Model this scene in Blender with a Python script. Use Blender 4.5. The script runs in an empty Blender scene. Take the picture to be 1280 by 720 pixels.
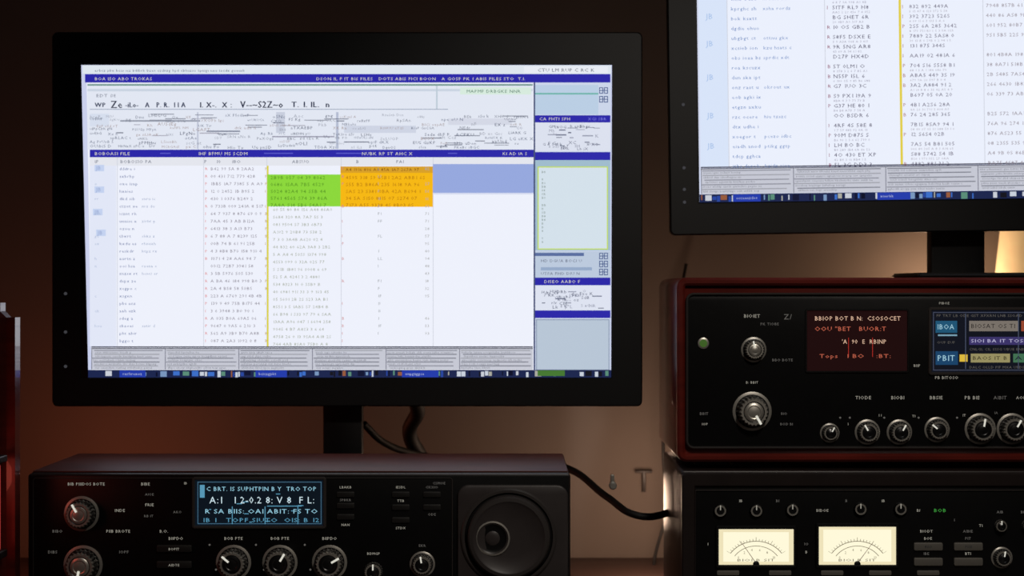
import bpy, bmesh, math, random
from mathutils import Vector
random.seed(7)
FPX=2400.0; CZ=1.07; DESK=0.77
scene=bpy.context.scene
scene.view_settings.view_transform='Standard'
scene.view_settings.look='None'

# ---------------------------------------------------------------- materials
def lin(c): 
    c/=255.0
    return c/12.92 if c<=0.04045 else ((c+0.055)/1.055)**2.4
def rgb(t): return (lin(t[0]),lin(t[1]),lin(t[2]),1)
MC={}
def E(col,st=1.0):
    k=('E',col,st)
    if k in MC: return MC[k]
    m=bpy.data.materials.new('glow_%d_%d_%d'%col); m.use_nodes=True
    b=m.node_tree.nodes['Principled BSDF']
    b.inputs['Base Color'].default_value=(0.01,0.01,0.01,1)
    b.inputs['Roughness'].default_value=0.6
    b.inputs['Specular IOR Level'].default_value=0.1
    b.inputs['Emission Color'].default_value=rgb(col)
    b.inputs['Emission Strength'].default_value=st
    MC[k]=m; return m
def P(name,col,rough=0.5,metal=0.0,noise=0.0,nscale=30,stretch=(1,1,1),bump=0.0,spec=0.5,coat=0.0):
    if name in MC: return MC[name]
    m=bpy.data.materials.new(name); m.use_nodes=True
    nt=m.node_tree; b=nt.nodes['Principled BSDF']
    b.inputs['Base Color'].default_value=rgb(col)
    b.inputs['Roughness'].default_value=rough
    b.inputs['Metallic'].default_value=metal
    b.inputs['Specular IOR Level'].default_value=spec
    b.inputs['Coat Weight'].default_value=coat
    if noise>0 or bump>0:
        tc=nt.nodes.new('ShaderNodeTexCoord'); mp=nt.nodes.new('ShaderNodeMapping')
        mp.inputs['Scale'].default_value=stretch
        n=nt.nodes.new('ShaderNodeTexNoise'); n.inputs['Scale'].default_value=nscale
        n.inputs['Detail'].default_value=6
        nt.links.new(tc.outputs['Object'],mp.inputs['Vector']); nt.links.new(mp.outputs['Vector'],n.inputs['Vector'])
        if noise>0:
            r=nt.nodes.new('ShaderNodeValToRGB')
            c=rgb(col)
            r.color_ramp.elements[0].position=0.3; r.color_ramp.elements[1].position=0.7
            r.color_ramp.elements[0].color=tuple(x*(1-noise) for x in c[:3])+(1,)
            r.color_ramp.elements[1].color=tuple(min(1,x*(1+noise)) for x in c[:3])+(1,)
            nt.links.new(n.outputs['Fac'],r.inputs['Fac']); nt.links.new(r.outputs['Color'],b.inputs['Base Color'])
        if bump>0:
            bp=nt.nodes.new('ShaderNodeBump'); bp.inputs['Strength'].default_value=bump; bp.inputs['Distance'].default_value=0.002
            nt.links.new(n.outputs['Fac'],bp.inputs['Height']); nt.links.new(bp.outputs['Normal'],b.inputs['Normal'])
    MC[name]=m; return m

PLASTIC=P('black_plastic',(9,9,10),0.45,noise=0.15,nscale=60)
PANEL=P('black_panel_paint',(10,10,11),0.42,noise=0.2,nscale=80,bump=0.05)
CASEB=P('case_dark_metal',(40,31,29),0.4,noise=0.15,nscale=40)
REDC=P('oxblood_lacquered_wood',(116,36,27),0.3,noise=0.3,nscale=14,stretch=(1,1,6),coat=0.6)
TOPR=P('brown_red_top',(92,40,32),0.5,noise=0.2,nscale=30)
KNOB=P('knob_black_rubber',(26,26,27),0.28,spec=0.9)
CHROME=P('brushed_chrome',(235,230,218),0.36,0.75)
SILV=P('satin_aluminium',(200,196,186),0.38,0.55)
DIAL=P('dial_grey',(70,64,63),0.42,noise=0.1,nscale=50)
GREYP=P('grey_bezel',(68,63,61),0.38)
BTN=P('button_grey',(128,124,116),0.5)
BTND=P('button_dark',(44,43,42),0.45)
RUB=P('cable_rubber',(16,13,12),0.6)
LBL=E((150,146,135)); LBLD=E((90,87,83)); LBLW=E((215,212,200))  # printed legends and pointers given emission to make up for dim front light

# ---------------------------------------------------------------- glyph cache
GL={}
def glyph(ch):
    if ch in GL: return GL[ch]
    cu=bpy.data.curves.new('g','FONT'); cu.body=ch; cu.size=1; cu.resolution_u=1
    ob=bpy.data.objects.new('g',cu); scene.collection.objects.link(ob)
    bpy.context.view_layer.update()
    me=bpy.data.meshes.new_from_object(ob.evaluated_get(bpy.context.evaluated_depsgraph_get()))
    v=[(a.co.x,a.co.y) for a in me.vertices]; f=[tuple(p.vertices) for p in me.polygons]
    w=max([a[0] for a in v]) if v else 0.3
    bpy.data.objects.remove(ob); bpy.data.curves.remove(cu); bpy.data.meshes.remove(me)
    GL[ch]=(v,f,w); return GL[ch]

# ---------------------------------------------------------------- mesh builder
class B:
    """Collects geometry on a plane facing the room; u,v are image pixel coordinates, scaled by S metres per pixel at depth d; w = towards the room."""
    def __init__(s,name,root,d,rot=0,piv=(0,0)):
        s.name=name;s.root=root;s.d=d;s.S=d/FPX;s.v=[];s.f=[];s.m=[];s.mats=[];s.rot=rot;s.piv=piv
    def pt(s,x,y,w):
        if s.rot:
            a=s.rot; dx=x-s.piv[0]; dy=y-s.piv[1]
            x=s.piv[0]+dx*math.cos(a)+dy*math.sin(a); y=s.piv[1]-dx*math.sin(a)+dy*math.cos(a)
        s.v.append(((x-640)*s.S, s.d-w*s.S, CZ-(y-360)*s.S)); return len(s.v)-1
    def mi(s,m):
        if m not in s.mats: s.mats.append(m)
        return s.mats.index(m)
    def face(s,ids,m): s.f.append(ids); s.m.append(s.mi(m))
    def poly(s,pts,w,m): s.face([s.pt(x,y,w) for x,y in pts],m)
    def rect(s,x0,y0,x1,y1,w,m): s.poly([(x0,y0),(x0,y1),(x1,y1),(x1,y0)],w,m)
    def outline(s,x0,y0,x1,y1,w,m,t=1):
        s.rect(x0,y0,x1,y0+t,w,m); s.rect(x0,y1-t,x1,y1,w,m); s.rect(x0,y0,x0+t,y1,w,m); s.rect(x1-t,y0,x1,y1,w,m)
    def rr(s,x0,y0,x1,y1,r,n=6):
        r=max(0.01,min(r,(x1-x0)/2-0.01,(y1-y0)/2-0.01)); o=[]
        for cx,cy,a0 in ((x1-r,y0+r,-90),(x1-r,y1-r,0),(x0+r,y1-r,90),(x0+r,y0+r,180)):
            for i in range(n+1):
                a=math.radians(a0+90*i/n); o.append((cx+r*math.cos(a),cy+r*math.sin(a)))
        return o
    def loops(s,ls,m,cap0=True,cap1=True):
        ids=[[s.pt(x,y,w) for x,y in o] for o,w in ls]; n=len(ids[0])
        for a,b in zip(ids,ids[1:]):
            for i in range(n): s.face([a[i],a[(i+1)%n],b[(i+1)%n],b[i]],m)
        if cap0: s.face(ids[0],m)
        if cap1: s.face(ids[-1],m)
    def box(s,x0,y0,x1,y1,wb,wf,m,r=0.5,b=0.5,mf=None):
        o=lambda k:s.rr(x0+k,y0+k,x1-k,y1-k,max(r-k,0.01))
        s.loops([(o(0),wb),(o(0),wf-b),(o(b*0.3),wf-b*0.3),(o(b),wf)],m)
        if mf: s.m[-1]=s.mi(mf)
    def ring(s,x0,y0,x1,y1,t,wb,wf,m,r=3,b=0.6):
        o=lambda k:s.rr(x0+k,y0+k,x1-k,y1-k,max(r-k,0.3))
        s.loops([(o(0),wb),(o(0),wf-b),(o(b),wf),(o(t-b),wf),(o(t),wf-b),(o(t),wb)],m,False,False)
    def lathe(s,cx,cy,prof,m,seg=40,knurl=None,cap=True):
        ids=[]
        for i,(r,w) in enumerate(prof):
            l=[]
            for k in range(seg):
                a=2*math.pi*k/seg; q=r
                if knurl and knurl[0]<=i<=knurl[1] and k%2: q=r*(1-knurl[2])
                l.append(s.pt(cx+q*math.cos(a),cy+q*math.sin(a),w))
            ids.append(l)
        for j,(a,b) in enumerate(zip(ids,ids[1:])):
            mm=m[min(j,len(m)-1)] if isinstance(m,list) else m
            for i in range(seg): s.face([a[i],a[(i+1)%seg],b[(i+1)%seg],b[i]],mm)
        if cap: s.face(ids[-1],m[-1] if isinstance(m,list) else m)
    def text(s,t,x,y,size,w,m,sx=1.0,sp=0.1,width=None,center=False):
        """y is the vertical middle of the glyphs"""
        adv=[]; X=0
        for ch in t:
            adv.append(X)
            X+=0.35 if ch==' ' else glyph(ch)[2]+sp
        if width: sx=width/(X*size)
        if center: x-=X*size*sx/2
        for ch,ax in zip(t,adv):
            if ch==' ': continue
            v,f,_=glyph(ch)
            base=[s.pt(x+(ax+a)*size*sx, y+0.34*size-b*size, w) for a,b in v]
            for q in f: s.face([base[i] for i in q],m)
    def fill(s,x,y,width,size,w,m,cs,a=2,b=5,sx=1.15):
        t=''; X=0; full=False
        while not full:
            for ch in word(a,b,cs)+' ':
                X+=0.35 if ch==' ' else glyph(ch)[2]+0.1
                if X*size*sx>width: full=True; break
                t+=ch
        if t.strip(): s.text(t.strip(),x,y,size,w,m,sx=sx)
    def done(s):
        me=bpy.data.meshes.new(s.name)
        rl=s.root.location if s.root else (0,0,0)
        me.from_pydata([(a-rl[0],b-rl[1],c-rl[2]) for a,b,c in s.v],[],s.f)
        for m in s.mats: me.materials.append(m)
        me.polygons.foreach_set('material_index',s.m)
        me.polygons.foreach_set('use_smooth',[True]*len(s.f))
        me.update()
        bm=bmesh.new(); bm.from_mesh(me); bmesh.ops.recalc_face_normals(bm,faces=bm.faces); bm.to_mesh(me); bm.free()
        me.set_sharp_from_angle(angle=math.radians(32))
        ob=bpy.data.objects.new(s.name,me); scene.collection.objects.link(ob)
        if s.root: ob.parent=s.root
        return ob
def root(name,px,py,d):
    e=bpy.data.objects.new(name,None); e.empty_display_size=0.05
    e.location=((px-640)*d/FPX,d,CZ-(py-360)*d/FPX); scene.collection.objects.link(e); return e
def wboxm(name,lo,hi,mat,parent=None,bev=0.0):
    bm=bmesh.new(); bmesh.ops.create_cube(bm,size=1)
    for v in bm.verts:
        v.co=[lo[i]+(v.co[i]+0.5)*(hi[i]-lo[i]) for i in range(3)]
        if parent: v.co-=parent.location
    if bev: bmesh.ops.bevel(bm,geom=bm.edges[:],offset=bev,segments=3,affect='EDGES')
    me=bpy.data.meshes.new(name); bm.to_mesh(me); bm.free(); me.materials.append(mat)
    ob=bpy.data.objects.new(name,me); scene.collection.objects.link(ob)
    if parent: ob.parent=parent
    return ob
CAPS='ABCDEFGHIKLMNOPRSTUX'; LOW='abcdeghiknoprstuxz'; DIG='0123456789'
def word(a=2,b=6,cs=CAPS): return ''.join(random.choice(cs) for _ in range(random.randint(a,b)))

# ---------------------------------------------------------------- room
WALL=P('wall_paint_warm_grey',(124,112,104),0.85,noise=0.06,nscale=6,bump=0.1)
WY=2.15
wboxm('wall_back',(-1.8,WY,0),(1.8,WY+0.1,2.5),WALL)
wboxm('wall_left',(-1.9,-1.2,0),(-1.8,WY,2.5),WALL)
wboxm('wall_right',(1.8,-1.2,0),(1.9,WY,2.5),WALL)
wboxm('wall_front',(-1.8,-1.3,0),(1.8,-1.2,2.5),WALL)
wboxm('ceiling',(-1.9,-1.3,2.5),(1.9,WY+0.1,2.6),P('ceiling_paint',(150,146,140),0.9,noise=0.05))
wboxm('floor',(-1.9,-1.3,-0.1),(1.9,WY+0.1,0),P('floor_wood',(80,58,42),0.5,noise=0.3,nscale=8,stretch=(1,8,1)))
dk=bpy.data.objects.new('desk',None); dk.location=(0,1.7,DESK); scene.collection.objects.link(dk)
DW=P('desk_dark_wood',(50,30,24),0.5,noise=0.3,nscale=8,stretch=(1,8,1))
wboxm('desk_top',(-1.0,1.35,DESK-0.03),(1.2,2.14,DESK),DW,dk,0.004)
for i,(x,y) in enumerate(((-0.97,1.38),(1.12,1.38),(-0.97,2.07),(1.12,2.07))):
    wboxm('leg_%d'%(i+1),(x,y,0),(x+0.05,y+0.05,DESK-0.03),DW,dk,0.003)

# ---------------------------------------------------------------- screen content
def taskbar(b,x0,x1,y0,y1,w):
    b.rect(x0,y0,x1,y1,w,E((28,38,78)))
    x=x0+2; cols=[(40,70,160),(200,208,220),(120,150,190),(20,20,30),(170,170,160),(60,110,200),(10,14,40),(150,90,60),(90,140,120),(200,205,215),(16,20,50)]
    while x<x1-6:
        ww=random.choice([1.5,2,3,4,5,8]); 
        if random.random()<0.75: b.rect(x,y0+random.uniform(0.6,3),min(x+ww,x1),y1-random.uniform(0.3,3),w+0.25,E(random.choice(cols)))
        x+=ww+random.choice([0.6,1,2,4])
    for k,wd in ((0.06,0.05),(0.32,0.06),(0.60,0.07)):
        b.rect(x0+(x1-x0)*k,y0+0.5,x0+(x1-x0)*(k+wd),y1-0.4,w+0.5,E((36,60,170)))
        b.text(word(6,10,LOW),x0+(x1-x0)*k+4,(y0+y1)/2,5,w+.7,E((180,190,220)))
def gridband(b,x0,x1,y0,y1,w):
    b.rect(x0,y0,x1,y1,w,E((198,200,212)))
    segs=6; W=(x1-x0)/segs; n=5
    for k in range(segs):
        for r in range(n):
            yy=y0+2.5+r*(y1-y0-3)/n
            a=x0+k*W+random.uniform(1,5); c=x0+(k+1)*W-random.uniform(2,9)
            b.rect(a,yy,c,yy+1.3,w+0.25,E(random.choice([(140,142,155),(158,160,170),(125,128,140)])))
            b.fill(a+1,yy+3,(c-a)*random.uniform(.4,.95),3.6,w+0.5,E((112,115,128)),LOW,3,9)
        b.rect(x0+k*W,y0,x0+k*W+1,y1,w+0.5,E((120,122,138)))
    b.rect(x0,y0,x1,y0+1.2,w+0.6,E((90,92,105)))
def datacols(b,y0,y1,dy,cols,w):
    # (x, width or None, min word, max word, charset, colour, probability, size)
    for (x,width,a,bb,cs,col,prob,size) in cols:
        y=y0
        while y<y1:
            if random.random()<prob:
                if width: b.fill(x,y,width*random.uniform(.8,1),size,w,E(col),cs,a,bb)
                else: b.text(word(a,bb,cs),x,y,size,w,E(col),sx=1.1)
            y+=dy

def monitor_head(R,d,x0,y0,x1,y1,sx0,sy0,sx1,sy1,rot=0,piv=(0,0),dots=()):
    b=B('bezel',R,d,rot,piv)
    o=b.rr(x0,y0,x1,y1,7)
    oo=b.rr(x0+1.5,y0+1.5,x1-1.5,y1-1.5,5.5)
    inn=b.rr(sx0-1,sy0-1,sx1+1,sy1+1,0.5)
    b.loops([(o,-20),(o,-1.5),(oo,0),(inn,0),(inn,-3)],PLASTIC,False,False)
    b.loops([(b.rr(x0,y0,x1,y1,7),-20),(b.rr(x0+30,y0+25,x1-30,y1-25,20),-36)],PLASTIC,True,True)
    b.done()
    c=B('bezel_buttons',R,d,rot,piv)
    for (px,py) in dots:
        c.lathe(px,py,[(2.0,0),(2.0,0.8),(1.5,1.2)],E((62,62,66)),seg=16)
    c.done()

# ================= LEFT MONITOR =================
D=1.8
R=root('computer_monitor',434,275,D)
monitor_head(R,D,65,40,803,508,101,81,764,472,dots=((82,367),(82,415),(82,458)))
b=B('screen',R,D)
W=-1.5
WHITE=E((238,241,252)); BLUE=E((44,40,168)); PALE=E((204,214,234)); TXT=E((90,98,120)); 
b.rect(98,79,766,474,-2.6,P('lcd_black',(4,4,5),0.3))
b.poly([(101,81),(110,472),(764,472),(765,81)],-2,E((202,208,236)))
b.rect(103,81.5,764,92,W,E((222,230,238)))
b.fill(118,88,190,4.6,W+.5,E((60,80,110)),LOW,3,7)
b.rect(655,83,760,91,W+.25,E((232,236,244)))
b.fill(672,87.5,75,6,W+.5,E((60,70,90)),CAPS,1,3)
b.rect(106,92.5,763,103,W+.25,BLUE)
b.text('BOA ISO ABO TROKAS',118,98.4,5.4,W+.5,LBLW,sx=1.15)
b.text('DSON IL F IT BIS FILES   DOTS ABIS FICI BOON   A GOSF PK 1 ABIS FILES STO  T.I.',395,98.4,5.2,W+.5,LBLW,width=262)
b.poly([(108,103),(114,464),(668,464),(668,103)],W+.1,WHITE)
# toolbar area
b.rect(109,103,666,187,W+.2,E((226,231,243)))
b.rect(109,105,666,107,W+.35,E((110,150,140)))
b.rect(109,111,666,114,W+.35,E((202,212,226)))
b.rect(112,136,560,137,W+.35,E((160,170,190)))
b.text('EDT',120,119.5,5.5,W+.5,TXT,sx=1.3); b.text('DE',138,119.5,5,W+.5,TXT)
def btext(t,x,y,size,w,m,width):
    b.text(t,x,y,size,w,m,width=width); b.text(t,x+0.7,y,size,w+.05,m,width=width)
btext('WP',118,131,8,W+.5,E((75,82,105)),14); btext('Ze',138,130.5,13,W+.5,E((40,46,70)),15)
btext('-iLo-   A   P. R.  l l A',156,131,9,W+.5,E((60,68,95)),76)
btext('1. X-.  X :',248,131,9.5,W+.5,E((50,56,80)),42)
btext('V--~S2Z~o',300,130.5,12,W+.5,E((38,44,70)),54)
btext('T. 1. lL.  n',364,130.5,10,W+.5,E((46,54,80)),48)
b.rect(575,109,664,118,W+.4,E((215,235,222))); b.fill(583,114,72,5.5,W+.55,E((60,110,90)),CAPS,2,6)
b.rect(545,107,547,136,W+.45,E((190,204,216)))
for y in (145,150,156,161,167,172,178,183):
    x=112
    while x<648:
        if random.random()<0.52:
            wd=random.uniform(8,34); c=random.choice([(120,126,142),(150,155,170),(100,110,135),(165,150,150),(80,90,115),(60,70,100)])
            b.fill(x,y+random.uniform(-1.5,1.5),wd,random.uniform(4,5.8),W+.5,E(c),CAPS+LOW,2,7)
            x+=wd+5
        else: x+=random.uniform(8,26)
for _ in range(34):
    x=random.uniform(114,640); y=random.uniform(142,184)
    b.rect(x,y,x+random.uniform(8,34),y+random.uniform(.8,1.4),W+.45,E(random.choice([(140,145,160),(110,116,135),(170,170,185)])))
for (x0,x1,y0,y1,c) in ((112,136,142,158,(214,222,238)),(150,250,150,152,(150,156,172)),(258,300,163,165,(140,146,165)),(340,418,170,171.5,(150,150,170)),(430,520,157,166,(206,212,228)),(560,640,148,156,(212,216,230)),(345,356,140,166,(200,206,222)),(420,423,140,186,(180,188,210)),(246,248,140,186,(190,196,214))):
    b.rect(x0,y0,x1,y1,W+.3,E(c))
b.rect(112,187,667,196.5,W+.4,BLUE)
b.text('BOBOASI FILE',118,192,5.6,W+.6,LBLW,sx=1.15); b.fill(248,192,64,5.6,W+.6,LBLW,CAPS)
b.fill(452,192,66,5.6,W+.6,LBLW,CAPS); b.fill(628,192,34,5.2,W+.6,LBLW,CAPS,2,3)
for x in (200,330,420,560): b.rect(x,191,x+random.uniform(10,40),192.2,W+.6,E((90,90,200)))
b.rect(112,196.5,667,207,W+.3,E((228,230,238)))
for x,t in ((118,'IP'),(150,'BOBOSIO PA'),(255,'P'),(270,'10'),(290,'IBO'),(365,'ABSUO'),(445,'B'),(495,'PAI')): b.text(t,x,202,5.6,W+.5,TXT,sx=1.1)
for x in (146,254,333,426,541): b.rect(x,196,x+0.8,433,W+.35,E((206,210,222)))
b.rect(112,207,145,433,W+.3,E((226,231,247)))
b.rect(333.5,207,335.6,433,W+.45,E((222,210,60)))
b.rect(334,218,425.5,258,W+.5,E((140,216,60)))
b.rect(425.5,208,541,258.5,W+.5,E((246,184,18)))
b.rect(425.5,208,541,216,W+.55,E((216,160,40)))
b.rect(541,205,667,241,W+.5,E((150,168,222)))
b.rect(541,241,667,243,W+.5,E((215,220,240)))
datacols(b,211,432,9.35,[(149,25,3,6,LOW,(84,104,158),0.97,5.2),(177,22,3,6,LOW,(140,156,190),0.4,4.8),
 (256,None,1,1,'IPBR',(222,120,120),0.9,5),(263,68,1,4,DIG+'AB',(138,132,146),0.98,5.4),
 (331,None,1,1,'BIP',(190,160,70),0.9,5),(427,None,1,1,'IBPR',(205,130,130),0.6,5),(472,None,1,2,'IL1F',(150,156,160),0.8,5),
 (531,None,2,2,DIG,(165,165,165),0.7,5),(118,None,1,3,LOW,(165,180,210),0.5,5)],W+.6)
datacols(b,262,432,9.35,[(341,78,1,4,DIG+'ABS',(160,168,150),0.98,5.2)],W+.6)
datacols(b,222,257,8.6,[(338,85,2,4,DIG+'ABS',(80,142,34),1,6),(432,106,2,4,DIG+'ABS',(182,120,14),1,6)],W+.7)
datacols(b,212,216,8.6,[(432,106,2,4,DIG+'ABS',(120,60,14),1,5)],W+.7)
for (x,y) in ((124,210),(124,237),(122,265),(126,291)):
    b.rect(x-6,y-4,x+6,y+4,W+.5,E((196,210,240))); b.text('JB',x-4,y,7,W+.7,E((150,168,210)))
b.rect(114,433,666,434.5,W+.6,E((70,72,90)))
gridband(b,114,666,435,462,W+.4)
# side windows
b.rect(667,103,669,464,W+.6,E((70,80,120)))
b.rect(669,103,763,464,W+.2,PALE)
b.rect(669,106,748,143,W+.3,E((186,206,228))); b.rect(669,116,748,118,W+.35,E((110,180,170)))
def jumble(x0,y0,x1,y1,n,w):
    for _ in range(n):
        x=random.uniform(x0,x1-14); y=random.uniform(y0,y1)
        if random.random()<.6: b.fill(x,y,random.uniform(6,20),random.uniform(4.5,6),w,E(random.choice([(90,95,120),(60,70,100),(140,145,165)])),CAPS+LOW,1,4)
        else: b.rect(x,y,x+random.uniform(3,14),y+random.uniform(.8,1.6),w,E(random.choice([(90,95,120),(110,116,140),(150,155,175)])))
def icon(x,y):
    b.outline(x,y-4,x+5,y+4,W+.5,E((70,90,140)),1); b.outline(x+6,y-4,x+11,y+4,W+.5,E((70,90,140)),1); b.rect(x,y-.5,x+11,y+.5,W+.6,E((70,90,140)))
for y in (113,124): icon(749,y)
b.rect(669,144,763,153,W+.4,BLUE); b.fill(674,148.6,46,5.4,W+.6,LBLW,CAPS); b.fill(735,148.6,24,5,W+.6,E((120,120,220)),CAPS,2,3)
b.rect(669,153,763,189,W+.3,E((220,225,239)))
jumble(674,157,762,186,34,W+.5)
b.rect(669,190,763,200,W+.4,BLUE)
b.rect(669,200,763,313,W+.3,E((160,188,205)))
b.rect(673,209,759,311,W+.4,E((212,225,235))); b.outline(672,208,760,312,W+.5,E((196,220,90)),1.4)
datacols(b,215,306,4.6,[(677,None,1,2,'0B8',(130,146,140),0.95,4)],W+.6)
b.rect(669,314,763,347,W+.3,E((188,202,222))); b.rect(669,316,730,320,W+.4,E((90,110,160))); b.fill(676,326,56,5,W+.5,TXT,CAPS); b.rect(676,334,740,338,W+.4,E((150,170,200)))
b.fill(676,342,50,5,W+.5,TXT,CAPS)
for y in (320,330,340): icon(749,y)
b.rect(669,347,763,356.5,W+.4,BLUE); b.fill(680,352,48,5.4,W+.6,LBLW,CAPS)
b.rect(669,357,763,388,W+.3,E((222,227,241)))
jumble(674,361,762,385,30,W+.5)
b.rect(669,388,763,397.5,W+.4,BLUE)
b.rect(671,400,761,462,W+.3,E((184,198,214))); b.outline(670,399,762,463,W+.4,E((140,154,178)),1.2)
taskbar(b,110,764,462.5,472,W+.5)
b.rect(672,463,706,470,W+.9,E((70,120,50)))
b.done()
n=B('stand_neck',R,D); n.box(400,455,450,742,-58,-36,PLASTIC,r=3,b=2); n.done()
wboxm('stand_base',(-0.27,1.80,DESK),(-0.05,2.0,DESK+0.012),PLASTIC,R,0.004)

# ================= RIGHT MONITOR =================
R=root('computer_monitor',1223,46,D)
ROT=math.radians(0.75); PV=(1223,280)
monitor_head(R,D,838,-199,1609,289,874,-158,1570,249,rot=ROT,piv=PV,dots=((856,126),(856,205),(856,232),(856,248)))
b=B('screen',R,D,ROT,PV)
b.rect(872,-160,1572,251,-2.6,MC['lcd_black'])
b.rect(875,-157,1569,248,-2,E((210,216,238)))
b.rect(877,-157,1569,-146,W,E((226,234,240))); b.rect(877,-146,1569,-134,W+.2,BLUE)
b.rect(877,-134,1480,204,W+.1,E((235,240,253)))
b.rect(1482,-134,1568,204,W+.1,PALE)
for y in (-100,-50,60): b.rect(1482,y,1568,y+9,W+.3,BLUE)
b.rect(877,-134,1480,-50,W+.2,E((229,234,244))); b.rect(877,-50,1480,-40,W+.3,BLUE)
b.text('WP Ze A o E A P R 1. X- X  S2Z~o T. IL n',885,-100,12,W+.5,TXT,width=330)
b.rect(877,-40,912,204,W+.25,E((216,228,249)))
for x in (912,1034,1128,1232,1345): b.rect(x,-40,x+0.9,204,W+.35,E((206,210,222)))
b.rect(1127,-30,1130,204,W+.45,E((226,206,70)))
b.rect(1345,-38,1480,0,W+.45,E((150,168,222)))
datacols(b,-30,204,12.3,[(917,40,3,6,LOW,(90,128,190),1,6.2),(957,38,3,6,LOW,(104,138,196),0.55,6),
 (1037,None,1,1,'IPBR',(150,80,110),0.95,6.4),(1044,56,2,4,CAPS+DIG,(80,74,104),1,6.8),
 (1131,None,1,1,'BIP',(170,110,110),0.8,6.4),(1140,62,2,4,DIG+'ABS',(106,100,124),1,6.6),
 (1236,90,2,4,DIG+'ABS',(150,140,150),0.95,6.4),(1360,None,1,3,DIG,(140,140,150),0.7,6)],W+.6)
datacols(b,-24,204,12.3,[(1044,48,1,3,DIG+'AB',(160,158,178),0.8,4),(1140,58,1,3,DIG+'AB',(172,168,182),0.7,4)],W+.5)
for y in (16,50,92,140,178): b.text('JB',886,y,10,W+.6,E((165,192,232)))
b.rect(877,204,1569,205.5,W+.6,E((70,72,90)))
gridband(b,877,1569,206,238,W+.4)
taskbar(b,875,1569,238.5,248.5,W+.5)
b.done()
n=B('stand_neck',R,D); n.box(1172,240,1240,346,-62,-36,PLASTIC,r=3,b=2); n.done()

# ================= knob helper =================
def knob(b,cx,cy,r,h=None,cap=KNOB,ptr=True,ang=-60,skirt=True):
    h=h or r*1.1
    if skirt: b.lathe(cx,cy,[(r*1.22,0),(r*1.22,1.2),(r*1.05,2.2),(r*0.9,2.4)],[SILV,SILV,KNOB],seg=40,cap=False)
    b.lathe(cx,cy,[(r,0.8),(r,2.2),(r*0.97,3),(r*0.92,h*0.85),(r*0.84,h),(r*0.66,h),(r*0.60,h-0.9)],[KNOB,CHROME,KNOB,SILV,CHROME,KNOB,cap],seg=44,knurl=(1,4,0.10))
    b.lathe(cx,cy,[(r*0.60,h-0.9),(r*0.56,h-0.2),(r*0.42,h+0.3),(r*0.36,h-.2),(r*0.2,h+0.4),(r*0.05,h+0.6)],[cap],seg=32)
    if ptr:
        a=math.radians(ang); c,s_=math.cos(a),math.sin(a); t=r*0.07
        p=[(cx+c*r*.25-s_*t,cy+s_*r*.25+c*t),(cx+c*r*.25+s_*t,cy+s_*r*.25-c*t),(cx+c*r*.86+s_*t,cy+s_*r*.86-c*t),(cx+c*r*.86-s_*t,cy+s_*r*.86+c*t)]
        b.poly(p,h+0.9,LBLW)
def label(b,x,y,t,size=6,w=0.5,m=None,width=None):
    b.text(t,x,y,size*0.86,w,m or LBL,center=True,sx=1.05,width=width)

# ================= LEFT RADIO =================
D=1.6; S=D/FPX
R=root('radio_transceiver',373,680,D)
bot=360+(CZ-DESK-0.012)/S
b=B('chassis',R,D)
b.box(37,591,712,bot,-262,-6,CASEB,r=3,b=1.5); b.done()
b=B('top_cover',R,D); b.box(39,589.3,710,591.2,-260,-8,TOPR,r=0.5,b=0.5); b.done()
b=B('front_panel',R,D); b.box(35,592,713,bot-2,-8,0,CASEB,r=4,b=2.2,mf=PANEL)
b.ring(41,597,566,bot-8,1.2,-1,0.9,GREYP,r=4,b=.3); b.done()
b=B('feet',R,D)
for x in (70,640): b.box(x,bot-1,x+40,bot+18,-40,-14,RUB,r=4,b=2); b.box(x,bot-1,x+40,bot+18,-240,-214,RUB,r=4,b=2)
b.done()
b=B('display',R,D)
b.ring(240,596,408,661,4,-1,3,GREYP,r=4,b=1)
b.rect(243,599,405,658,0.6,E((8,18,28)))
b.outline(247,602,402,655,0.9,E((60,96,120)),1)
CY=E((150,205,225)); CYD=E((86,150,180))
b.text('C BRT. IS SUPHTPIN B Y  TRO TOP',258,611,7.6,1.2,CY,width=138)
b.text('A:1   1 2-0.2 8: V 8  F L:',262,625,12,1.2,E((205,228,236)),width=132)
b.text('R SA BIIS: OAI ABIT: FS TO',256,639,8,1.2,CY,width=142)
b.text('IB 1   TOPF SIUTO  OIS: B 12',254,650,7.4,1.2,CYD,width=146)
b.rect(250,606,256,622,1.1,CYD)
for x in (290,331,372): b.rect(x,633,x+1,655,1.1,CYD)
b.rect(334,632,376,633,1.1,CYD)
for _ in range(14):
    x=random.uniform(252,394); y=random.uniform(616,653); b.rect(x,y,x+random.uniform(2,7),y+1,1.15,CYD)
b.done()
b=B('knobs',R,D)
knob(b,102,642,18,ang=-120,cap=CHROME); knob(b,104,706,20,ang=100,cap=CHROME)
for x,a in ((292,-140),(350,-60),(412,-30)): knob(b,x,703,18,ang=a)
knob(b,467,714,12,ang=-90,skirt=False); knob(b,528,705,13,ang=-100)
b.done()
b=B('buttons',R,D)
for y in (686,706,726):
    b.box(196,y-5,240,y+4,0,3,BTND,r=2,b=1)
for (x,y) in ((432,618),(432,632),(432,646),(501,618),(501,634),(501,650),(540,618),(540,634)): b.box(x-11,y-3.5,x+11,y+3.5,0,2,BTND,r=1.5,b=.7)
b.done()
b=B('labels',R,D)
label(b,108,605,'BIB PIIIDOS BOTE'); label(b,182,605,'BIBE'); label(b,187,618,'AIOE',5,m=LBLD); label(b,187,631,'FRIE'); label(b,150,638,'INDE'); label(b,186,645,'RB IT',5,m=LBLD)
label(b,148,664,'PIIB BROTE'); label(b,205,664,'B.O.'); label(b,72,664,'BIBO',6,m=LBLD); label(b,66,690,'DIBS',6,m=LBLD); label(b,155,690,'IOPF',6,m=LBLD)
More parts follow.
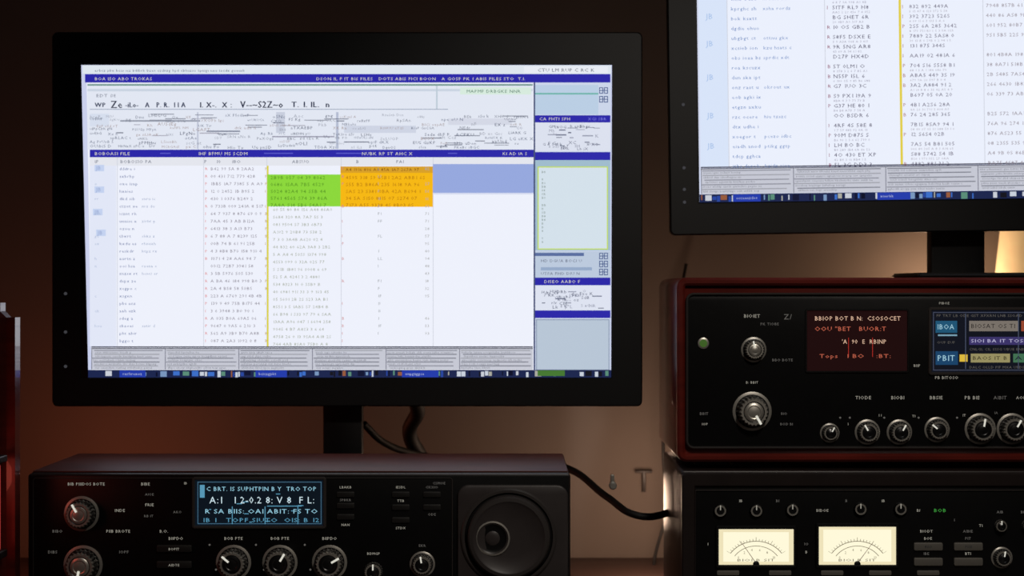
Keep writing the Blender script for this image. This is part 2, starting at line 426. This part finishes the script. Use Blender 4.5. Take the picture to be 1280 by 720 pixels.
label(b,232,604,'IB',5); label(b,222,640,'AKO',5,m=LBLD)
for x in (220,292,350,412): label(b,x,673,random.choice(['ABIPOT','BIIPDO','BOB PTE']),6)
for (x,y) in ((432,609),(501,609),(540,609),(432,625),(501,626),(540,643),(432,656),(501,660),(467,692),(528,682),(549,604)): label(b,x,y,word(3,5),5,m=random.choice([LBL,LBLD]))
label(b,218,686,'BOPIT',5,w=3.2); label(b,218,706,'AIDTE',5,w=3.2)
for (x,y) in ((262,681),(320,681),(381,681),(270,712),(330,712),(388,712)): b.lathe(x,y,[(1.2,0),(1.2,.7)],LBLD,seg=12)
b.done()
b=B('tuning_dial',R,D)
b.box(572,606,710,bot-8,-1,5,DIAL,r=14,b=2.5)
cx,cy=636,670
b.lathe(cx,cy,[(60,5),(60,7),(58,8.5),(55,8.5),(54,6),(52,6),(51,16),(49,18),(45,18.5),(42,16.5),(24,14),(8,14),(1,14)],[DIAL,GREYP,GREYP,PANEL,PANEL,DIAL,GREYP,GREYP,DIAL],seg=96)
b.lathe(616,671,[(22,13.6),(21.5,16),(19.5,16.4),(17.5,15.2),(14,14.9),(10,14.8)],[GREYP,SILV,GREYP,PANEL,PANEL,PANEL],seg=48)
b.lathe(616,671,[(9,14.9),(8,15.5),(3,16)],[DIAL],seg=32)
b.done()

# ================= UPPER RIGHT RADIO =================
D=1.70; S=D/FPX
R=root('radio_transceiver',1170,460,D)
b=B('wooden_case',R,D)
b.box(846,347,1520,577,-285,-4,REDC,r=12,b=3)
b.ring(846,347,1520,577,10,-5,5,REDC,r=12,b=3); b.done()
b=B('front_panel',R,D)
b.box(857,366,1510,561,-4,1,CASEB,r=10,b=2.0,mf=PANEL)
b.ring(857,366,1510,561,3.0,0,5,GREYP,r=10,b=1.2); b.done()
b=B('feet',R,D)
for x in (870,1440): b.box(x,575,x+42,584.2,-50,-20,RUB,r=3,b=2); b.box(x,575,x+42,584.2,-270,-240,RUB,r=3,b=2)
b.done()
b=B('displays',R,D)
b.rect(1008,388,1134,464,1.5,E((28,6,7))); b.ring(1006,386,1136,466,2.5,0,3,PANEL,r=3,b=.6)
OR=E((226,186,158)); OR2=E((190,96,74)); RD=E((180,46,38))
b.text('BBIOP BOT B N:  CSOSOCET',1018,398,7.6,1.8,OR,width=108)
b.text('OOU "BET   BUOR:T',1018,411,7.8,1.8,OR2,width=90)
b.text("'A  90  E  RBINP",1052,427,7.6,1.8,OR,width=56)
b.text('Tops   I BO    :BT:',1024,445,7,1.8,OR2,width=90)
for x in (1060,1090): b.rect(x,422,x+.7,446,1.8,RD)
label(b,1024,457,'PIO BIT',6); label(b,1100,460,'IPBE',6,m=LBLD)
b.rect(1163,387,1300,466,1.5,E((14,17,28))); b.ring(1160,384,1303,469,4,0,4,GREYP,r=4,b=1)
b.outline(1166,390,1297,463,1.7,E((64,70,90)),1)
def chip(x0,y0,x1,y1,c,t=None,tc=(20,20,40)):
    b.rect(x0,y0,x1,y1,1.9,E(c))
    if t: b.text(t,x0+2,(y0+y1)/2,(y1-y0)*0.6,2.2,E(tc),width=(x1-x0)-5)
chip(1169,401,1196,416,(30,84,116),'IBOA',(160,205,220)); chip(1169,439,1197,456,(24,66,104),'PBIT',(160,205,220))
chip(1172,418,1196,420,(120,160,180)); chip(1211,401,1272,414,(120,112,104),'BIOSAT OS TI',(30,26,26)); chip(1211,421,1290,431,(58,50,104),'SIOI BA IT TOSIB',(190,185,220))
chip(1199,443,1209,452,(220,184,60)); chip(1213,442,1262,453,(150,142,96),'BAOS IT B',(40,34,16)); chip(1266,442,1290,453,(64,110,80),'AB')
chip(1276,401,1294,414,(150,70,46),'B'); b.fill(1170,394.5,110,4.6,2.0,LBLD,CAPS)
b.fill(1211,436.5,80,4.4,2.0,LBLD,CAPS); b.fill(1211,459,80,4.4,2.0,LBLD,CAPS); b.fill(1171,428,26,4.4,2.0,LBLD,CAPS,2,3)
for x in (1206,1272): b.rect(x,392,x+1,461,2.0,E((70,78,100)))
b.done()
b=B('knobs',R,D)
knob(b,942,437,13,ang=-100,cap=CHROME); knob(b,940,514,20,ang=60,cap=CHROME)
for x,y,r,a in ((1037,541,10,-60),(1084,540,13,-120),(1124,540,13,-60),(1171,537,13,-140),(1225,536,16,-80),(1265,536,16,-60),(1330,520,26,-70),(1400,536,16,-70)): knob(b,x,y,r,ang=a)
b.lathe(879,429,[(7,1),(7,2.4),(5.2,3)],[CHROME],seg=24); b.lathe(879,429,[(5,2.8),(4,4),(1,4.6)],[E((60,92,36))],seg=20)
b.done()
b=B('labels',R,D)
for x,y,t,s_ in ((940,395,'BIOIET',7),(962,405,'PK TIOBE',5.5),(940,478,'B: BBIT',5),(978,450,'BBO BOTE',5.5),(880,517,'BBIT',5.5),(881,530,'IOP',5),(980,517,'BIO',5),(983,530,'BOD BI',5),
  (985,396,'Z/',11),(1079,497,'TIODE',7),(1122,497,'BIOBI',7),(1170,497,'BBSIE',7),(1215,497,'PB BIE',7),(1250,497,'AIBIT',7),(1183,472,'PB BITOSO',6),(1146,457,'BIIP',5.5),(1142,520,'TI',5),(1275,497,'AOI',6),(1180,379,'PIBOE',5),(1205,519,'IT',5),(1245,516,'IA',5),(1100,519,'I I',5),(1060,530,'I',5)):
    label(b,x,y,t,s_,w=1.6,m=random.choice([LBL,LBL,LBLD]))
for x in (930,1062,1105,1148,1196,1050): b.lathe(x,522,[(1.2,1),(1.2,1.8)],LBLD,seg=10)
b.done()
mb=(1206-640)*1.8/FPX
topz=CZ+(360-347)*S
Rm=bpy.data.objects['computer_monitor.001']
wboxm('stand_base',(mb-0.05,1.77,topz),(mb+0.09,1.895,topz+0.005),PLASTIC,Rm,0.002)

# ================= LOWER RIGHT RADIO =================
D=1.68; S=D/FPX
R=root('radio_receiver',1180,690,D)
bot=360+(CZ-DESK-0.012)/S
b=B('chassis',R,D); b.box(852,589,1520,bot,-285,-6,CASEB,r=4,b=2)
b.ring(852,591,1520,bot,17,-7,4,CASEB,r=5,b=1.6); b.done()
b=B('front_panel',R,D); b.box(866,608,1505,bot-18,-7,0,CASEB,r=3,b=1,mf=PANEL); b.ring(868,612,1502,bot-19,1.5,-1,1.8,GREYP,r=3,b=.4); b.done()
b=B('feet',R,D)
for x in (880,1440): b.box(x,bot-1,x+42,bot+17,-50,-20,RUB,r=3,b=2); b.box(x,bot-1,x+42,bot+17,-270,-240,RUB,r=3,b=2)
b.done()
b=B('panel_meters',R,D)
def meter(x0,y0,x1,y1,na):
    b.ring(x0-4,y0-4,x1+4,y1+4,4.2,-1,4,PANEL,r=3,b=1)
    b.rect(x0,y0,x1,y1,0.6,E((238,226,186)))
    b.poly([(x0+6,y0+4),(x0+6,y1-4),(x1-6,y1-4),(x1-6,y0+4)],0.8,E((255,249,218)))
    cx=(x0+x1)/2; cy=y1+6; DK=E((110,98,75))
    for R0,t in ((36,0.8),(30,0.7)):
        pr=None
        for i in range(25):
            a=math.radians(-145+110*i/24); q=(cx+R0*1.1*math.cos(a),cy+R0*math.sin(a)); q2=(cx+(R0-t)*1.1*math.cos(a),cy+(R0-t)*math.sin(a))
            if pr: b.poly([pr[0],q,q2,pr[1]],1.0,DK)
            pr=(q,q2)
    for i in range(21):
        a=math.radians(-145+110*i/20); L=4.5 if i%5==0 else 2.5
        c,s_=math.cos(a),math.sin(a); p0=(cx+36*1.1*c,cy+36*s_); p1=(cx+(36+L)*1.1*c,cy+(36+L)*s_)
        b.poly([(p0[0]-.3,p0[1]),(p0[0]+.3,p0[1]),(p1[0]+.3,p1[1]),(p1[0]-.3,p1[1])],1.0,DK)
    for i in range(6):
        a=math.radians(-142+104*i/5); b.text(str(i*2),cx+25*1.1*math.cos(a)-1.5,cy+25*math.sin(a),4.5,1.0,DK)
    b.text('BIOI B SIT',cx-24,y1-6,4.5,1.0,DK,width=48)
    a=math.radians(na); c,s_=math.cos(a),math.sin(a)
    b.poly([(cx-.5,cy-8),(cx+.5,cy-8),(cx+40*c,cy+40*s_),(cx+40*c-.6,cy+40*s_)],1.6,E((90,50,40)))
    b.lathe(cx,y1-1,[(4,0.6),(4,2.2),(3,2.8)],[PANEL],seg=20)
meter(898,661,992,706,-118); meter(1023,658,1120,706,-60)
b.done()
b=B('buttons_and_knobs',R,D)
for x,y in ((900,638),(945,638),(990,637),(1075,636),(1125,636)):
    b.lathe(x,y,[(8.5,0),(8.5,4),(7,6),(5,6),(4.5,5)],[KNOB,KNOB,SILV,KNOB],seg=28,knurl=(0,1,.08)); b.poly([(x-.6,y-7),(x+.6,y-7),(x+.6,y-1),(x-.6,y-1)],6.3,LBL)
for y in (683,702): 
    for x in (1160,1210): b.box(x-18,y-5,x+18,y+5,0,3.5,BTN,r=2,b=1.2)
knob(b,1250,657,8,skirt=False,ang=-90); knob(b,1252,697,11,ang=-80); knob(b,1285,657,9,ang=-90,skirt=False); knob(b,1340,690,28,ang=-40); knob(b,1420,660,14)
for x in (910,975,1040,1100,1160): b.box(x-14,713,x+14,719,0,2,BTN,r=1.5,b=.6)
b.done()
b=B('labels',R,D)
b.text('BOB',1167,638,6,.6,E((60,150,60)),width=16)
for x,y,t in ((1028,638,'BIDOE'),(1058,626,'B'),(1148,638,'BI'),(1158,664,'BIODT'),(1210,664,'AIBIE'),(1193,650,'I'),(1160,673,'BOE'),(1210,673,'PIT'),(1158,692,'IBE'),(1210,692,'BTI'),(926,626,'IB'),(972,626,'BI'),(1104,626,'IB'),(1226,657,'TI'),(885,680,'I'),(1008,680,'IO'),(1278,640,'BI'),(1250,640,'AIB'),(1008,690,'B')):
    label(b,x,y,t,5.5,w=.6,m=random.choice([LBL,LBLD]))
label(b,1160,683,'BIIO',5,w=3.8,m=E((30,30,30))); label(b,1210,683,'PISE',5,w=3.8,m=E((30,30,30)))
b.done()

# ================= cables =================
def cable(name,pts,r,mat=RUB):
    cu=bpy.data.curves.new(name,'CURVE'); cu.dimensions='3D'; cu.bevel_depth=r; cu.bevel_resolution=4; cu.resolution_u=16
    sp=cu.splines.new('BEZIER'); sp.bezier_points.add(len(pts)-1)
    for p,(x,y,d) in zip(sp.bezier_points,pts):
        p.co=((x-640)*d/FPX,d,CZ-(y-360)*d/FPX); p.handle_left_type=p.handle_right_type='AUTO'
    cu.materials.append(mat)
    ob=bpy.data.objects.new(name,cu); scene.collection.objects.link(ob); return ob
cable('monitor_cable',[(505,480,1.86),(522,512,1.90),(512,542,1.93),(528,575,1.95),(560,640,1.97),(560,690,1.97)],0.0075)
cable('power_cable',[(455,530,1.88),(478,552,1.9),(520,568,1.93),(580,580,1.97),(640,620,1.98)],0.0035)
cable('antenna_cable',[(560,585,1.98),(640,575,1.98),(715,588,1.9),(760,622,1.85),(800,645,1.82),(840,640,1.84),(900,640,2.12)],0.0035)
cable('thin_cable',[(858,330,2.13),(835,450,2.10),(829,560,2.08),(832,640,2.08),(818,700,2.08),(815,735,2.08)],0.0018)
cp=root('cable_connector',768,605,1.84)
b=B('plug',cp,1.84); b.lathe(766,607,[(5,-6),(5,3),(3.5,4),(3.5,7),(2,7)],[SILV],seg=20)
b.box(763,593,768,606,-3,2,SILV,r=2,b=.8); b.done()
wh=root('wall_hook',805,600,2.14)
b=B('hook_plate',wh,2.14); b.box(794,588,815,591,-5,4,CASEB,r=1,b=.6); b.box(803,590,807,615,-5,4,CASEB,r=1,b=.6); b.done()

# ================= left cabinet edge + red glow strip =================
Rc=bpy.data.objects.new('wooden_cabinet',None); Rc.location=(-0.5,1.55,DESK); scene.collection.objects.link(Rc)
sx=(14-640)*1.55/FPX
wboxm('side_panel',(sx-0.16,1.55,DESK),(sx,1.59,CZ-0.012),REDC,Rc,0.012)
Rl=bpy.data.objects.new('red_glow_strip',None); Rl.location=((-4-640)*1.53/FPX,1.53,CZ-0.16); scene.collection.objects.link(Rl)
b=B('glow_strip',Rl,1.53); b.box(-10,580,-1,690,-6,4,E((190,62,54),0.7),r=4,b=2.5); b.done()  # emissive strip added to give the red glow at the left edge
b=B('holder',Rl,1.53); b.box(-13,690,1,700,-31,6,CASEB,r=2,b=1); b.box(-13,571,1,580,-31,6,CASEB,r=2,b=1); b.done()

# ================= glowing shell added for the bright wall patch behind the right monitor =================
Rw=bpy.data.objects.new('wall_glow',None); LX=(1282-640)*2.10/FPX; Rw.location=(LX,2.09,CZ+0.035); scene.collection.objects.link(Rw)
SH=P('wall_glow_cream',(225,205,165),0.8,noise=0.08,nscale=60)
SH.node_tree.nodes['Principled BSDF'].inputs['Emission Color'].default_value=rgb((205,165,110)); SH.node_tree.nodes['Principled BSDF'].inputs['Emission Strength'].default_value=0.55
bm=bmesh.new(); N=40; prev=None
for (r,z) in ((0.036,-0.030),(0.036,-0.028),(0.030,0.026),(0.030,0.028),(0.029,0.028),(0.035,-0.030)):
    cur=[bm.verts.new((r*math.cos(2*math.pi*k/N),r*math.sin(2*math.pi*k/N),z)) for k in range(N)]
    if prev:
        for k in range(N): bm.faces.new((prev[k],prev[(k+1)%N],cur[(k+1)%N],cur[k]))
    prev=cur
bmesh.ops.recalc_face_normals(bm,faces=bm.faces)
me=bpy.data.meshes.new('glow_shell'); bm.to_mesh(me); bm.free(); me.materials.append(SH)
for p in me.polygons: p.use_smooth=True
o=bpy.data.objects.new('glow_shell',me); scene.collection.objects.link(o); o.parent=Rw
wboxm('bracket',(LX-0.006,2.09,CZ-0.02),(LX+0.006,2.15,CZ-0.008),CASEB,Rw,0.001)
wboxm('stem',(LX-0.004,2.086,CZ-0.02),(LX+0.004,2.094,CZ+0.03),CASEB,Rw,0.001)

# ================= lights =================
def pl(name,loc,e,col,r=0.03):
    l=bpy.data.lights.new(name,'POINT'); l.energy=e; l.color=col; l.shadow_soft_size=r
    o=bpy.data.objects.new(name,l); o.location=loc; scene.collection.objects.link(o); return o
def spot(name,loc,target,e,col,ang,r=0.08,blend=0.8):
    l=bpy.data.lights.new(name,'SPOT'); l.energy=e; l.color=col; l.spot_size=math.radians(ang); l.spot_blend=blend; l.shadow_soft_size=r
    o=bpy.data.objects.new(name,l); o.location=loc
    o.rotation_euler=(Vector(target)-Vector(loc)).to_track_quat('-Z','Y').to_euler(); scene.collection.objects.link(o); return o
pl('backlight_warm',(0.47,2.08,CZ-0.005),0.46,(1,0.66,0.42))
pl('backlight_mid',(0.15,1.98,CZ-0.22),0.74,(1,0.68,0.48))
pl('backlight_red',(-0.42,1.95,CZ-0.20),0.42,(1,0.26,0.13))
pl('red_edge_fill',(-0.445,1.49,CZ-0.16),0.05,(1,0.15,0.1),0.02)  # added red fill on the cabinet front
spot('front_fill',(0.35,0.5,CZ+0.75),(0.12,1.66,CZ-0.16),16,(1,0.90,0.80),46,0.05)  # unseen fill from the front, brightens radio faces and knobs
l=bpy.data.lights.new('ceiling_fill','AREA'); l.energy=0.9; l.color=(0.85,0.95,1); l.size=0.6  # added neutral fill that lifts the dark upper wall
o=bpy.data.objects.new('ceiling_fill',l); o.location=(0.3,0.6,2.45); scene.collection.objects.link(o)
w=bpy.data.worlds.new('night'); w.use_nodes=True; w.node_tree.nodes['Background'].inputs[0].default_value=(0.01,0.011,0.014,1); scene.world=w

# ================= camera =================
c=bpy.data.cameras.new('camera'); c.sensor_width=36; c.lens=36*FPX/1280; c.clip_start=0.05
c.dof.use_dof=True; c.dof.focus_distance=1.64; c.dof.aperture_fstop=9
co=bpy.data.objects.new('camera',c); co.location=(0,0,CZ); co.rotation_euler=(math.pi/2,0,0); scene.collection.objects.link(co); scene.camera=co
